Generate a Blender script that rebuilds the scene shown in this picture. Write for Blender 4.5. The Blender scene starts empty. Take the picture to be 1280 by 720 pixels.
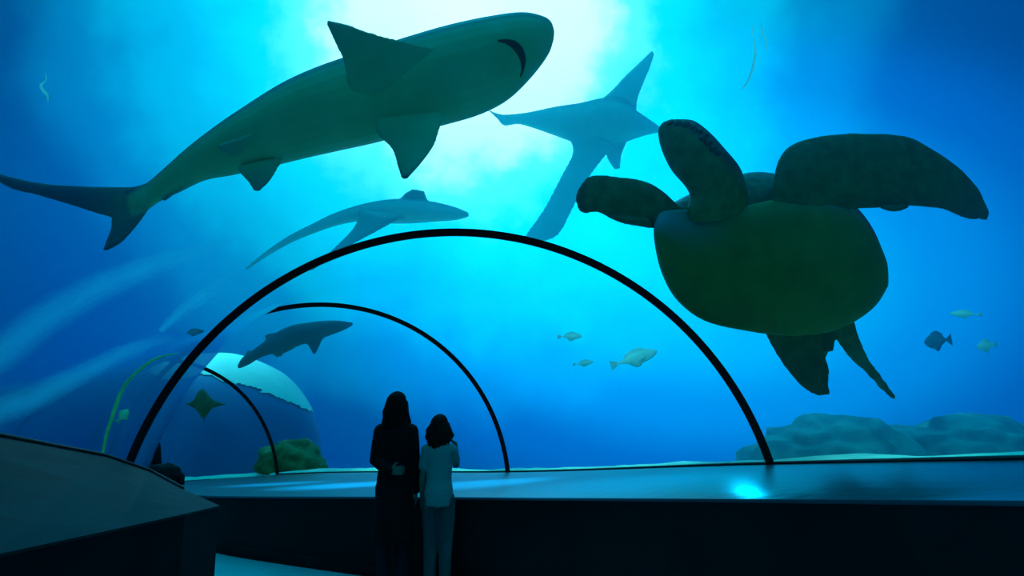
import bpy, bmesh, math, random
import numpy as np
from mathutils import Vector, Matrix, noise
from mathutils.bvhtree import BVHTree
from mathutils.kdtree import KDTree

SC = bpy.context.scene
COL = SC.collection
random.seed(7)

# ------------------------------------------------------------------ camera
F = 900.0
EYE = Vector((0, 0, 1.45))
PITCH = math.atan(160 / F)
cam = bpy.data.cameras.new('camera')
cam.sensor_width = 36.0
cam.lens = 36.0 * F / 1280
cam.clip_end = 300
camo = bpy.data.objects.new('camera', cam)
COL.objects.link(camo)
camo.location = EYE
camo.rotation_euler = (math.pi / 2 + PITCH, 0, 0)
SC.camera = camo
CP, SP = math.cos(PITCH), math.sin(PITCH)


def ray(px, py):
    x = (px - 640) / F
    y = (360 - py) / F
    return Vector((x, CP - y * SP, SP + y * CP))


def P(px, py, d):
    """point seen at that pixel of the photograph, d metres ahead"""
    r = ray(px, py)
    return EYE + r * (d / r.y)


def tag(o, label=None, cat=None, group=None, kind=None):
    if label: o['label'] = label
    if cat: o['category'] = cat
    if group: o['group'] = group
    if kind: o['kind'] = kind
    return o


def link(name, me, mat=None, parent=None):
    o = bpy.data.objects.new(name, me)
    COL.objects.link(o)
    if mat is not None:
        me.materials.clear()
        me.materials.append(mat)
    if parent is not None:
        o.parent = parent
    return o


def empty(name, loc):
    o = bpy.data.objects.new(name, None)
    o.empty_display_size = 0.2
    COL.objects.link(o)
    o.location = loc
    return o


# ------------------------------------------------------------------ materials
def nodes(name):
    m = bpy.data.materials.new(name)
    m.use_nodes = True
    nt = m.node_tree
    nt.nodes.clear()
    out = nt.nodes.new('ShaderNodeOutputMaterial')
    return m, nt, out


def skin_mat(name, c1, c2, rough=0.6, scale=6.0, tone=None, spec=0.3, bump=0.0, detail=4, coord='Object'):
    """two colours mixed by noise; 'tone' = third colour mixed by the mesh attribute of the same name"""
    m, nt, out = nodes(name)
    b = nt.nodes.new('ShaderNodeBsdfPrincipled')
    b.inputs['Roughness'].default_value = rough
    b.inputs['Specular IOR Level'].default_value = spec
    tc = nt.nodes.new('ShaderNodeTexCoord')
    n = nt.nodes.new('ShaderNodeTexNoise')
    n.inputs['Scale'].default_value = scale
    n.inputs['Detail'].default_value = detail
    nt.links.new(tc.outputs[coord], n.inputs['Vector'])
    r = nt.nodes.new('ShaderNodeMapRange')
    r.inputs['From Min'].default_value = 0.35
    r.inputs['From Max'].default_value = 0.65
    nt.links.new(n.outputs['Fac'], r.inputs['Value'])
    mx = nt.nodes.new('ShaderNodeMix')
    mx.data_type = 'RGBA'
    mx.inputs['A'].default_value = (*c1, 1)
    mx.inputs['B'].default_value = (*c2, 1)
    nt.links.new(r.outputs['Result'], mx.inputs['Factor'])
    col = mx.outputs['Result']
    if tone:
        at = nt.nodes.new('ShaderNodeAttribute')
        at.attribute_name = 'tone'
        m2 = nt.nodes.new('ShaderNodeMix')
        m2.data_type = 'RGBA'
        nt.links.new(at.outputs['Fac'], m2.inputs['Factor'])
        nt.links.new(col, m2.inputs['A'])
        m2.inputs['B'].default_value = (*tone, 1)
        col = m2.outputs['Result']
    nt.links.new(col, b.inputs['Base Color'])
    if bump:
        bp = nt.nodes.new('ShaderNodeBump')
        bp.inputs['Strength'].default_value = bump
        bp.inputs['Distance'].default_value = 0.02
        nt.links.new(n.outputs['Fac'], bp.inputs['Height'])
        nt.links.new(bp.outputs['Normal'], b.inputs['Normal'])
    nt.links.new(b.outputs['BSDF'], out.inputs['Surface'])
    return m


M = {}
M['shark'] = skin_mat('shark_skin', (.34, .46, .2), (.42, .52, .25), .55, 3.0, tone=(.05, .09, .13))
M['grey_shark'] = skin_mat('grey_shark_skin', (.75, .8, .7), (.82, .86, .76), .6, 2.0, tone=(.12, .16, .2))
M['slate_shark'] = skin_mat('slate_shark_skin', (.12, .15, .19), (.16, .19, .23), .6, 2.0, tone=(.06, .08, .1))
M['mouth'] = skin_mat('mouth_skin', (.004, .006, .006), (.01, .012, .012), .7, 8)
M['turtle_skin'] = skin_mat('turtle_skin', (.07, .1, .025), (.13, .17, .06), .6, 9.0, tone=(.02, .022, .016), bump=.3)
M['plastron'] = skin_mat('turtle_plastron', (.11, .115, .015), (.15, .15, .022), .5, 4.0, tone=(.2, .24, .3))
M['carapace'] = skin_mat('turtle_carapace', (.02, .03, .012), (.08, .09, .03), .45, 14.0, bump=.3)
M['scale'] = skin_mat('turtle_head_scale', (.008, .01, .006), (.02, .022, .012), .5, 12)
M['eye'] = skin_mat('wet_eye', (.003, .003, .003), (.006, .006, .006), .1, 4)
M['ray'] = skin_mat('ray_skin', (.07, .09, .03), (.11, .13, .05), .6, 6)
M['pale_fish'] = skin_mat('pale_fish_scales', (.85, .85, .75), (.7, .75, .65), .4, 8, tone=(.4, .45, .4))
M['dark_fish'] = skin_mat('dark_fish_scales', (.08, .1, .12), (.12, .14, .15), .5, 8, tone=(.05, .06, .07))
M['yellow_fish'] = skin_mat('yellow_fish_scales', (.8, .85, .4), (.7, .8, .3), .4, 8, tone=(.4, .5, .2))
M['sand'] = skin_mat('pale_sand', (.62, .6, .46), (.75, .72, .56), .9, 5.0, bump=.6)
M['rock'] = skin_mat('mossy_rock', (.05, .075, .02), (.17, .2, .07), .9, 3.0, bump=.8, detail=8)
M['grey_rock'] = skin_mat('grey_rock', (.16, .2, .17), (.34, .38, .3), .9, 1.5, bump=.8, detail=8)
M['ring'] = skin_mat('black_steel', (.004, .004, .004), (.007, .007, .007), .45, 20, spec=.2)
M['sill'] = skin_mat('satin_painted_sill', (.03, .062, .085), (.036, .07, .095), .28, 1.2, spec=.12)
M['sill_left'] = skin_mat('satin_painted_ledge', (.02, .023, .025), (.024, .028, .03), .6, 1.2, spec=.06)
M['wall'] = skin_mat('dark_painted_wall', (.008, .009, .01), (.011, .012, .013), .6, 2.0, spec=.12)
M['black'] = skin_mat('matt_black', (.006, .006, .007), (.009, .009, .01), .8, 3.0, spec=.1)
M['floor'] = skin_mat('vinyl_floor', (.36, .4, .42), (.42, .46, .48), .35, 1.5, spec=.4)
M['trim'] = skin_mat('dark_rubber_trim', (.008, .01, .01), (.012, .014, .014), .6, 5)
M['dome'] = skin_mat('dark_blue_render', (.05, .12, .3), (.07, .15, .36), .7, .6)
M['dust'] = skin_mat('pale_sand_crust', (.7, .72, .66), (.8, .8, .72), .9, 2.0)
M['skin'] = skin_mat('person_skin', (.25, .12, .08), (.28, .14, .1), .55, 8)
M['hair'] = skin_mat('dark_hair', (.006, .005, .004), (.01, .008, .007), .8, 30, spec=.08)
M['brown_hair'] = skin_mat('dark_brown_hair', (.01, .008, .006), (.018, .013, .009), .8, 30, spec=.08)
M['coat'] = skin_mat('black_wool', (.006, .006, .007), (.01, .01, .011), .9, 60, spec=.1)
M['trouser'] = skin_mat('dark_denim', (.012, .014, .02), (.018, .02, .028), .85, 60, spec=.1)
M['shirt'] = skin_mat('pale_cotton', (.24, .26, .24), (.28, .3, .28), .85, 60, spec=.1)
M['grey_trouser'] = skin_mat('grey_cotton', (.06, .065, .065), (.08, .085, .085), .85, 60, spec=.1)
M['shoe'] = skin_mat('dark_shoe', (.01, .01, .01), (.015, .015, .015), .6, 30)
M['weed'] = skin_mat('pale_weed', (.8, .9, .8), (.9, .95, .85), .7, 6)
_nt = M['weed'].node_tree
_tl = _nt.nodes.new('ShaderNodeBsdfTranslucent'); _tl.inputs['Color'].default_value = (.95, .97, .9, 1)
_mx = _nt.nodes.new('ShaderNodeMixShader'); _mx.inputs['Fac'].default_value = .8
_out = [n for n in _nt.nodes if n.type == 'OUTPUT_MATERIAL'][0]
_nt.links.new([n for n in _nt.nodes if n.type == 'BSDF_PRINCIPLED'][0].outputs[0], _mx.inputs[1])
_nt.links.new(_tl.outputs[0], _mx.inputs[2])
_nt.links.new(_mx.outputs[0], _out.inputs['Surface'])
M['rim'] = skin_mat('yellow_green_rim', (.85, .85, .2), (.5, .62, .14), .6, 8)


def glass_mat():
    """clear acrylic between air (face side) and water (back side): Fresnel reflection, straight transmission"""
    m, nt, out = nodes('clear_acrylic')
    fr = nt.nodes.new('ShaderNodeFresnel'); fr.inputs['IOR'].default_value = 1.33
    tr = nt.nodes.new('ShaderNodeBsdfTransparent')
    tr.inputs['Color'].default_value = (.98, .995, 1, 1)
    gl = nt.nodes.new('ShaderNodeBsdfGlossy')
    gl.inputs['Roughness'].default_value = .12
    gl.inputs['Color'].default_value = (1, 1, 1, 1)
    mx = nt.nodes.new('ShaderNodeMixShader')
    geo = nt.nodes.new('ShaderNodeNewGeometry')
    k = nt.nodes.new('ShaderNodeMapRange'); k.inputs['To Min'].default_value = .15; k.inputs['To Max'].default_value = .9
    nt.links.new(geo.outputs['Backfacing'], k.inputs['Value'])
    mu = nt.nodes.new('ShaderNodeMath'); mu.operation = 'MULTIPLY'
    nt.links.new(fr.outputs['Fac'], mu.inputs[0]); nt.links.new(k.outputs['Result'], mu.inputs[1])
    nt.links.new(mu.outputs[0], mx.inputs['Fac'])
    nt.links.new(tr.outputs['BSDF'], mx.inputs[1])
    nt.links.new(gl.outputs['BSDF'], mx.inputs[2])
    nt.links.new(mx.outputs['Shader'], out.inputs['Surface'])
    return m


M['glass'] = glass_mat()


def water_mat():
    m, nt, out = nodes('sea_water')
    sc = nt.nodes.new('ShaderNodeVolumeScatter')
    sc.inputs['Color'].default_value = (.02, .75, 1, 1)
    sc.inputs['Density'].default_value = WATER_DENSITY
    sc.inputs['Anisotropy'].default_value = .9
    ab = nt.nodes.new('ShaderNodeVolumeAbsorption')
    ab.inputs['Color'].default_value = (.1, .93, 1, 1)
    ab.inputs['Density'].default_value = .034
    ad = nt.nodes.new('ShaderNodeAddShader')
    nt.links.new(sc.outputs[0], ad.inputs[0])
    nt.links.new(ab.outputs[0], ad.inputs[1])
    nt.links.new(ad.outputs[0], out.inputs['Volume'])
    return m


WATER_DENSITY = .02
M['water'] = water_mat()


# ------------------------------------------------------------------ mesh helpers
def catmull(pts, n):
    """resample a list of float tuples: n steps per span"""
    a = np.array(pts, float)
    out = []
    k = len(a)
    for i in range(k - 1):
        p0 = a[max(i - 1, 0)]; p1 = a[i]; p2 = a[i + 1]; p3 = a[min(i + 2, k - 1)]
        for j in range(n):
            t = j / n
            out.append(.5 * ((2 * p1) + (-p0 + p2) * t + (2 * p0 - 5 * p1 + 4 * p2 - p3) * t * t + (-p0 + 3 * p1 - 3 * p2 + p3) * t ** 3))
    out.append(a[-1])
    return np.array(out)


def loft(bm, secs, seg=20, tone=0.0, tones=None, power=1.0):
    """secs: (centre, half-width vector, half-thickness vector); closed at both ends"""
    rings = []
    for si, (c, u, v) in enumerate(secs):
        ring = []
        for k in range(seg):
            a = 2 * math.pi * k / seg
            ca, sa = math.cos(a), math.sin(a)
            if power != 1.0:
                ca = math.copysign(abs(ca) ** power, ca); sa = math.copysign(abs(sa) ** power, sa)
            w = bm.verts.new(c + u * ca + v * sa)
            if tones is not None: tones.append((w, tone(si / (len(secs) - 1), a) if callable(tone) else tone))
            ring.append(w)
        rings.append(ring)
    for i in range(len(rings) - 1):
        for k in range(seg):
            bm.faces.new((rings[i][k], rings[i][(k + 1) % seg], rings[i + 1][(k + 1) % seg], rings[i + 1][k]))
    bm.faces.new(list(reversed(rings[0])))
    bm.faces.new(rings[-1])


def edge_loft(bm, rows, thick=.9, mint=.0, sub=4, seg=20, tone=0.0, tones=None, power=1.0):
    """rows: (ax, ay, bx, by, d[, thick]) - the two image edges of a body or fin and its distance"""
    full = [(r[0], r[1], r[2], r[3], r[4], r[5] if len(r) > 5 else thick, r[6] if len(r) > 6 else 0) for r in rows]
    res = catmull(full, sub)
    A = [P(r[0], r[1], r[4] - r[6]) for r in res]
    B = [P(r[2], r[3], r[4] + r[6]) for r in res]
    C = [(a + b) / 2 for a, b in zip(A, B)]
    secs = []
    for i in range(len(C)):
        t = (C[min(i + 1, len(C) - 1)] - C[max(i - 1, 0)])
        u = (B[i] - A[i]) / 2
        n = t.cross(u)
        if n.length < 1e-9: n = Vector((0, -1, 0))
        n.normalize()
        # pull the thickness direction towards the line of sight so that the outline stays
        v = (C[i] - EYE).normalized()
        n = (v if n.dot(v) > 0 else -v) * .6 + n * .4
        n -= u.normalized() * n.dot(u.normalized()) if u.length > 1e-6 else Vector()
        n.normalize()
        secs.append((C[i], u, n * max(u.length * res[i][5], mint)))
    loft(bm, secs, seg, tone, tones, power)


def tube(bm, pts, seg=12, caps=True, tone=0.0, tones=None):
    """pts: (Vector, radius); rounded ends"""
    pts = [(Vector(p), r) for p, r in pts]
    d0 = (pts[0][0] - pts[1][0]).normalized(); d1 = (pts[-1][0] - pts[-2][0]).normalized()
    full = []
    if caps:
        for a in (85, 60, 30):
            full.append((pts[0][0] + d0 * pts[0][1] * math.sin(math.radians(a)), pts[0][1] * math.cos(math.radians(a))))
    full += pts
    if caps:
        for a in (30, 60, 85):
            full.append((pts[-1][0] + d1 * pts[-1][1] * math.sin(math.radians(a)), pts[-1][1] * math.cos(math.radians(a))))
    n = len(full)
    ref = None
    secs = []
    for i in range(n):
        t = (full[min(i + 1, n - 1)][0] - full[max(i - 1, 0)][0]).normalized()
        if ref is None:
            ref = Vector((1, 0, 0)) if abs(t.x) < .8 else Vector((0, 1, 0))
        u = ref - t * ref.dot(t)
        if u.length < 1e-4: u = t.orthogonal()
        u.normalize(); ref = u
        v = t.cross(u)
        secs.append((full[i][0], u * full[i][1], v * full[i][1]))
    loft(bm, secs, seg, tone, tones)


def smooth(me):
    me.polygons.foreach_set('use_smooth', [True] * len(me.polygons))
    me.update()


def to_mesh(bm, name, flat=False):
    bmesh.ops.recalc_face_normals(bm, faces=bm.faces)
    me = bpy.data.meshes.new(name)
    bm.to_mesh(me)
    bm.free()
    if not flat: smooth(me)
    return me


def weld(bm, name, voxel, tones=None, iters=4, rounds=.5):
    """fuse overlapping closed shapes into one continuous surface"""
    kd = None
    if tones:
        kd = KDTree(len(tones))
        vals = []
        for i, (v, t) in enumerate(tones):
            kd.insert(v.co.copy(), i); vals.append(t)
        kd.balance()
    me = to_mesh(bm, name)
    o = bpy.data.objects.new('welding', me)
    COL.objects.link(o)
    r = o.modifiers.new('r', 'REMESH'); r.mode = 'VOXEL'; r.voxel_size = voxel
    s = o.modifiers.new('s', 'SMOOTH'); s.factor = rounds; s.iterations = iters
    bpy.context.view_layer.update()
    dg = bpy.context.evaluated_depsgraph_get()
    m2 = bpy.data.meshes.new_from_object(o.evaluated_get(dg))
    bpy.data.objects.remove(o)
    bpy.data.meshes.remove(me)
    m2.name = name
    smooth(m2)
    if kd:
        at = m2.attributes.new('tone', 'FLOAT', 'POINT')
        buf = np.zeros(len(m2.vertices), np.float32)
        for i, v in enumerate(m2.vertices):
            s = w = 0
            for co, idx, dist in kd.find_n(v.co, 5):
                k = 1 / (dist + voxel * .5)
                s += k * vals[idx]; w += k
            buf[i] = s / w
        at.data.foreach_set('value', buf)
    return m2


def surface_point(me, px, py):
    bvh = BVHTree.FromPolygons([v.co for v in me.vertices], [p.vertices for p in me.polygons])
    hit = bvh.ray_cast(EYE, ray(px, py).normalized())
    return hit[0], hit[1]


def recentre(o):
    """move a mesh's origin to its middle"""
    me = o.data
    c = sum((v.co for v in me.vertices), Vector()) / len(me.vertices)
    me.transform(Matrix.Translation(-c))
    for ch in o.children:
        if ch.type == 'MESH': ch.data.transform(Matrix.Translation(-c))
    o.location = c
    return o


# ------------------------------------------------------------------ tunnel path
RINGS = [  # cx, cy, cz, yaw, radius, height of the sill
    (.15, -1.6, .25, 0.0, 3.35, 1.62),
    (-.511, 6.56, .187, -.036, 3.0, 1.03),
    (-2.883, 11.224, .216, -.295, 3.0, .55),
    (-7.108, 14.75, -.37, -.955, 3.0, .12),
    (-12.6, 16.6, -1.1, -1.35, 3.0, -.5),
    (-18.5, 17.1, -2.2, -1.5, 3.0, -1.4),
]
SPAN = 12
PATH = catmull(RINGS, SPAN)


def arc_point(row, ang, dr=0.0):
    cx, cy, cz, yaw, R, zs = row
    t = Vector((math.cos(yaw), -math.sin(yaw), 0))
    return Vector((cx, cy, cz)) + t * ((R + dr) * math.cos(ang)) + Vector((0, 0, (R + dr) * math.sin(ang)))


def foot_angle(row, z):
    return math.asin(max(-.99, min(.99, (z - row[2]) / row[4])))


# acrylic panels: one object per bay between two arches
def glass_bay(i, n):
    bm = bmesh.new()
    rows = PATH[i * SPAN:(i + 1) * SPAN + 1]
    N = 48
    grid = []
    for r in rows:
        a0 = foot_angle(r, r[5] - .12)
        grid.append([bm.verts.new(arc_point(r, a0 + (math.pi - 2 * a0) * k / N)) for k in range(N + 1)])
    for j in range(len(grid) - 1):
        for k in range(N):
            bm.faces.new((grid[j][k], grid[j][k + 1], grid[j + 1][k + 1], grid[j + 1][k]))
    # faces look inwards (towards the air)
    bm.normal_update()
    f = bm.faces[:][len(bm.faces) // 2]
    mid = Vector(rows[len(rows) // 2][:3])
    if f.normal.dot(mid - f.calc_center_median()) < 0:
        bmesh.ops.reverse_faces(bm, faces=bm.faces)
    me = bpy.data.meshes.new('window')
    bm.to_mesh(me); bm.free(); smooth(me)
    o = link('window_%d' % n, me, M['glass'])
    tag(o, kind='structure')
    return o


for i in range(5):
    glass_bay(i, i + 1)

# pale reflection bands painted as translucent strips outside the nearest left panel
def sheen_mat():
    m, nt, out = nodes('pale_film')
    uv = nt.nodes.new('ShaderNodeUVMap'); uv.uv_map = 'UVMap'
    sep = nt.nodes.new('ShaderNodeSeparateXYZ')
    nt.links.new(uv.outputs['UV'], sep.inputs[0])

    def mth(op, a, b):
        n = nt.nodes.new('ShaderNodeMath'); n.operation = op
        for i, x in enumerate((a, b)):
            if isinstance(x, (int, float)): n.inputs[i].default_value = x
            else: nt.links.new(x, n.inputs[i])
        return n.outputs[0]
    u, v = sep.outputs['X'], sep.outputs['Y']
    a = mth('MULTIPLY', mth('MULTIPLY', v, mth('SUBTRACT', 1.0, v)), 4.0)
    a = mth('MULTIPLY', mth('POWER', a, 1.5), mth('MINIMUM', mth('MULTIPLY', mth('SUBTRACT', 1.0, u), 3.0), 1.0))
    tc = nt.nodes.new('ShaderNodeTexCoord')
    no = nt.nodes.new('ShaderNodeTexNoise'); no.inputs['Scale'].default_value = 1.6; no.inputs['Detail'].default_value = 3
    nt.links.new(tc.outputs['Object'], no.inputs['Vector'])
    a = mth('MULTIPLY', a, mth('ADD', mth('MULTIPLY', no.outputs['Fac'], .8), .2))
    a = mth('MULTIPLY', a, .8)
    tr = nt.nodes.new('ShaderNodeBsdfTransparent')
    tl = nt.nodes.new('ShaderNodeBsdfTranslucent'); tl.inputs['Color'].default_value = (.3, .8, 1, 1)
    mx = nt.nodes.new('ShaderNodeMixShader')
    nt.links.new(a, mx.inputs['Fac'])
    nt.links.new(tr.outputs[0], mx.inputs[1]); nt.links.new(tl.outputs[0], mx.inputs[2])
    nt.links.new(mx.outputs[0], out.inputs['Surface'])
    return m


M['film'] = sheen_mat()
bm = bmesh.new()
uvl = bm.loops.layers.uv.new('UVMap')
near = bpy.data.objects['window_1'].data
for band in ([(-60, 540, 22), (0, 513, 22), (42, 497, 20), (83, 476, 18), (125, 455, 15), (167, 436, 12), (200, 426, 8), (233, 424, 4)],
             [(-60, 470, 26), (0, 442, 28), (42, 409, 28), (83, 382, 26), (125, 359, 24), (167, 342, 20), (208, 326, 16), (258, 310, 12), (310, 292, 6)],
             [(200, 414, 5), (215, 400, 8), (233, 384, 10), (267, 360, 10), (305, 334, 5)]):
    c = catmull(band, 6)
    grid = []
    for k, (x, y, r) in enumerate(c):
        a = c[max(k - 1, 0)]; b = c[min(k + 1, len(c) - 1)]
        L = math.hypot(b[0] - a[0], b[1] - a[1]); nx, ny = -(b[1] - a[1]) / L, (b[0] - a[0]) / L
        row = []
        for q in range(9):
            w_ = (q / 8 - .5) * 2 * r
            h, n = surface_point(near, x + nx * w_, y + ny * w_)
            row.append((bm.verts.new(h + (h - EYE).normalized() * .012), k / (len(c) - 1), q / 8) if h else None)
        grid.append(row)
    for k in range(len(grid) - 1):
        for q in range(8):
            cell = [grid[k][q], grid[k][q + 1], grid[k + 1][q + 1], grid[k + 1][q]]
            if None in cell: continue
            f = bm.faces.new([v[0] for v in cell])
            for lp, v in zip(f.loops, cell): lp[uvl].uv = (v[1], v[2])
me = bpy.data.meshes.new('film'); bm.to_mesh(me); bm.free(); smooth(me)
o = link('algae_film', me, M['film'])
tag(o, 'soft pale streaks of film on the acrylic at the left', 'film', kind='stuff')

# steel arches
RING_LABELS = {
    1: 'largest and nearest thin black steel arch ribbing the clear tunnel, in front of the turtle',
    2: 'middle-sized thin black steel arch curving over the mother and child',
    3: 'smallest and farthest black steel arch in front of the dark blue dome',
}
for i, hw in ((1, .011), (2, .013), (3, .02)):
    row = PATH[i * SPAN]
    bm = bmesh.new()
    a0 = foot_angle(row, row[5] - .05)
    N = 96
    n = Vector((math.sin(row[3]), math.cos(row[3]), 0))
    prof = [(-.03, -hw), (.035, -hw), (.042, -hw * .6), (.042, hw * .6), (.035, hw), (-.03, hw)]
    prev = first = None
    for k in range(N + 1):
        a = a0 + (math.pi - 2 * a0) * k / N
        cur = [bm.verts.new(arc_point(row, a, -.035 - dr) + n * w) for dr, w in prof]
        if prev:
            for q in range(len(prof)):
                bm.faces.new((prev[q], prev[(q + 1) % 6], cur[(q + 1) % 6], cur[q]))
        else:
            bm.faces.new(list(reversed(cur)))
        prev = cur
    bm.faces.new(prev)
    root = link('arch_rib', to_mesh(bm, 'arch_rib', True), M['ring'])
    tag(root, RING_LABELS[i], 'arch', 'black steel arches of the tunnel')
    # foot plates
    for a in (a0, math.pi - a0):
        c = arc_point(row, a, -.04)
        b2 = bmesh.new()
        bmesh.ops.create_cube(b2, size=1, matrix=Matrix.Translation(c + Vector((0, 0, .03))) @ Matrix.Rotation(-row[3], 4, 'Z') @ Matrix.Diagonal((.16, hw * 2.6, .03, 1)))
        bmesh.ops.bevel(b2, geom=b2.edges[:], offset=.006, segments=2, affect='EDGES')
        link('foot_plate', to_mesh(b2, 'foot_plate', True), M['ring'], root)

# ------------------------------------------------------------------ water body (box with the tunnel cut out)
bm = bmesh.new()
bmesh.ops.create_cube(bm, size=1, matrix=Matrix.Translation((0, 21.0, 3.5)) @ Matrix.Diagonal((76, 50, 25, 1)))
N = 40
rows = PATH[::2]
loops = []
for r in rows:
    loops.append([bm.verts.new(arc_point(r, 2 * math.pi * k / N, .05)) for k in range(N)])
hole = []
for j in range(len(loops) - 1):
    for k in range(N):
        hole.append(bm.faces.new((loops[j][k], loops[j][(k + 1) % N], loops[j + 1][(k + 1) % N], loops[j + 1][k])))
hole.append(bm.faces.new(list(reversed(loops[0]))))
hole.append(bm.faces.new(loops[-1]))
bmesh.ops.recalc_face_normals(bm, faces=hole)
bmesh.ops.reverse_faces(bm, faces=hole)
me = bpy.data.meshes.new('water'); bm.to_mesh(me); bm.free()
water = link('water', me, M['water'])
tag(water, 'clear blue sea water filling the tank around the tunnel', 'water', kind='stuff')


# ------------------------------------------------------------------ sills, walls, floor
FRONT = [  # px, py, d of the right sill's front edge
    (1900, 648, 1.55), (1500, 632, 2.4), (1280, 626, 3.1), (1120, 625, 3.8), (967, 624, 4.5), (800, 623, 5.3), (640, 622, 6.1), (500, 621, 6.8), (275, 620, 8.15), (205, 616, 9.6), (170, 611, 12.0), (158, 607, 14.0)]
front3 = [P(*f) for f in FRONT]
front_c = catmull([tuple(v) for v in front3], 8)


def resample(pts, n):
    pts = np.array(pts)
    seg = np.r_[0, np.cumsum(np.linalg.norm(np.diff(pts, axis=0), axis=1))]
    s = np.linspace(0, seg[-1], n)
    return np.stack([np.interp(s, seg, pts[:, i]) for i in range(3)], 1)


NS = 80
fr = resample(front_c, NS)
back = []
for t in np.linspace(.22, 3.0, 400) * SPAN:
    i = min(int(t), len(PATH) - 2)
    row = PATH[i] + (PATH[i + 1] - PATH[i]) * (t - i)
    back.append(tuple(arc_point(row, foot_angle(row, row[5]), -.03)))
bk = resample(back, NS)

bm = bmesh.new()
top = []
for a, b in zip(fr, bk):
    a = Vector(a); b = Vector(b)
    r = []
    for k in range(7):
        q = a.lerp(b, k / 6)
        r.append(bm.verts.new(q))
    lip = [bm.verts.new(a + Vector((0, 0, -.012)) + (a - b).normalized() * .012), bm.verts.new(a + Vector((0, 0, -.022)) + (a - b).normalized() * .012)]
    top.append(lip[::-1] + r)
for i in range(NS - 1):
    for k in range(8):
        bm.faces.new((top[i][k], top[i][k + 1], top[i + 1][k + 1], top[i + 1][k]))
bmesh.ops.recalc_face_normals(bm, faces=bm.faces)
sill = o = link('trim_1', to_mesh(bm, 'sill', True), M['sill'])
tag(o, kind='structure')

# right parapet under the sill, with its kickboard
bm = bmesh.new()
v = [(bm.verts.new(Vector(p) + Vector((0, 0, -.02))), bm.verts.new((p[0], p[1], -2.5 if False else 0))) for p in fr]
for i in range(NS - 1):
    bm.faces.new((v[i][0], v[i + 1][0], v[i + 1][1], v[i][1]))
o = link('wall_right', to_mesh(bm, 'wall_right'), M['wall']); tag(o, kind='structure')
bm = bmesh.new()
v = []
for i, p in enumerate(fr):
    a = Vector(fr[max(i - 1, 0)]); b = Vector(fr[min(i + 1, NS - 1)])
    t = (b - a); t.z = 0; t.normalize()
    n = Vector((-t.y, t.x, 0))
    if n.dot(Vector((0, 3, 0)) - Vector(p)) < 0 and i < NS * .7: n = -n
    q = Vector((p[0], p[1], 0)) + n * .025
    v.append((bm.verts.new(Vector((p[0], p[1], .1))), bm.verts.new(q + Vector((0, 0, .09))), bm.verts.new(q)))
for i in range(NS - 1):
    for k in range(2):
        bm.faces.new((v[i][k], v[i + 1][k], v[i + 1][k + 1], v[i][k + 1]))
o = link('baseboard_right', to_mesh(bm, 'baseboard_right'), M['black']); tag(o, kind='structure')

# dark rubber gasket where the acrylic meets the sill
bm = bmesh.new()
tube(bm, [(Vector(p) + Vector((0, 0, .008)), .017) for p in bk], 8)
o = link('trim_2', to_mesh(bm, 'gasket'), M['trim']); tag(o, kind='structure')

# left ledge: sloping top plus the dark face below
LT = [((275, 632, 5.2), (268, 629, 5.3)), ((232, 642, 4.55), (228, 611, 5.9)), ((150, 660, 3.95), (188, 589.5, 6.35)),
      ((0, 692, 3.2), (130, 569.5, 5.85)), ((-160, 727, 2.72), (0, 545, 4.64)), ((-700, 840, 1.75), (-420, 470, 2.9)), ((-2600, 1150, .75), (-1900, 260, 1.35))]
bm = bmesh.new()
rowsv = []
for f, b in LT:
    a = P(*f); b = P(*b)
    dirn = (a - b).normalized()
    rr = [bm.verts.new(a.lerp(b, k / 5)) for k in range(6)]
    rowsv.append(rr)
for i in range(len(rowsv) - 1):
    for k in range(5):
        bm.faces.new((rowsv[i][k], rowsv[i][k + 1], rowsv[i + 1][k + 1], rowsv[i + 1][k]))
# thickness lip
for i in range(len(rowsv) - 1):
    a, b = rowsv[i][0], rowsv[i + 1][0]
    a2 = bm.verts.new(a.co - Vector((0, 0, .016))); b2 = bm.verts.new(b.co - Vector((0, 0, .016)))
    bm.faces.new((a, b, b2, a2))
bmesh.ops.remove_doubles(bm, verts=bm.verts, dist=.0005)
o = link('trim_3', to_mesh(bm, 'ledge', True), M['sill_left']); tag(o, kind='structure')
bm = bmesh.new()
outline = [P(*LT[i][0]) for i in range(len(LT))]
end = [P(*LT[i][1]) for i in (0, 1, 2)]
path = list(reversed(end)) + outline
v = [(bm.verts.new(p - Vector((0, 0, .014)) + Vector((-.006, -.0, 0))), bm.verts.new((p.x - .006, p.y, 0))) for p in path]
for i in range(len(v) - 1):
    bm.faces.new((v[i][0], v[i + 1][0], v[i + 1][1], v[i][1]))
o = link('wall_left', to_mesh(bm, 'wall_left', True), M['black']); tag(o, kind='structure')
bm = bmesh.new()
tube(bm, [(P(*LT[i][1]) + Vector((0, 0, .006)), .016) for i in range(1, len(LT))], 8)
o = link('trim_4', to_mesh(bm, 'gasket'), M['trim']); tag(o, kind='structure')

# floor and the dark hall behind the camera
bm = bmesh.new()
bmesh.ops.create_grid(bm, x_segments=10, y_segments=10, size=.5, matrix=Matrix.Translation((-2.3, 6.2, 0)) @ Matrix.Diagonal((9.4, 15.4, 1, 1)))
o = link('floor', to_mesh(bm, 'floor', True), M['floor']); tag(o, kind='structure')
bm = bmesh.new()
bmesh.ops.create_cube(bm, size=1, matrix=Matrix.Translation((0.15, -1.75, 1.2)) @ Matrix.Diagonal((8, .2, 6, 1)))
o = link('wall_back', to_mesh(bm, 'wall_back', True), M['wall']); tag(o, kind='structure')


# ------------------------------------------------------------------ sand and rocks
def fbm(p, s, o=4):
    return noise.fractal(Vector(p) * s, 1.0, 2.0, o)


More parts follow.
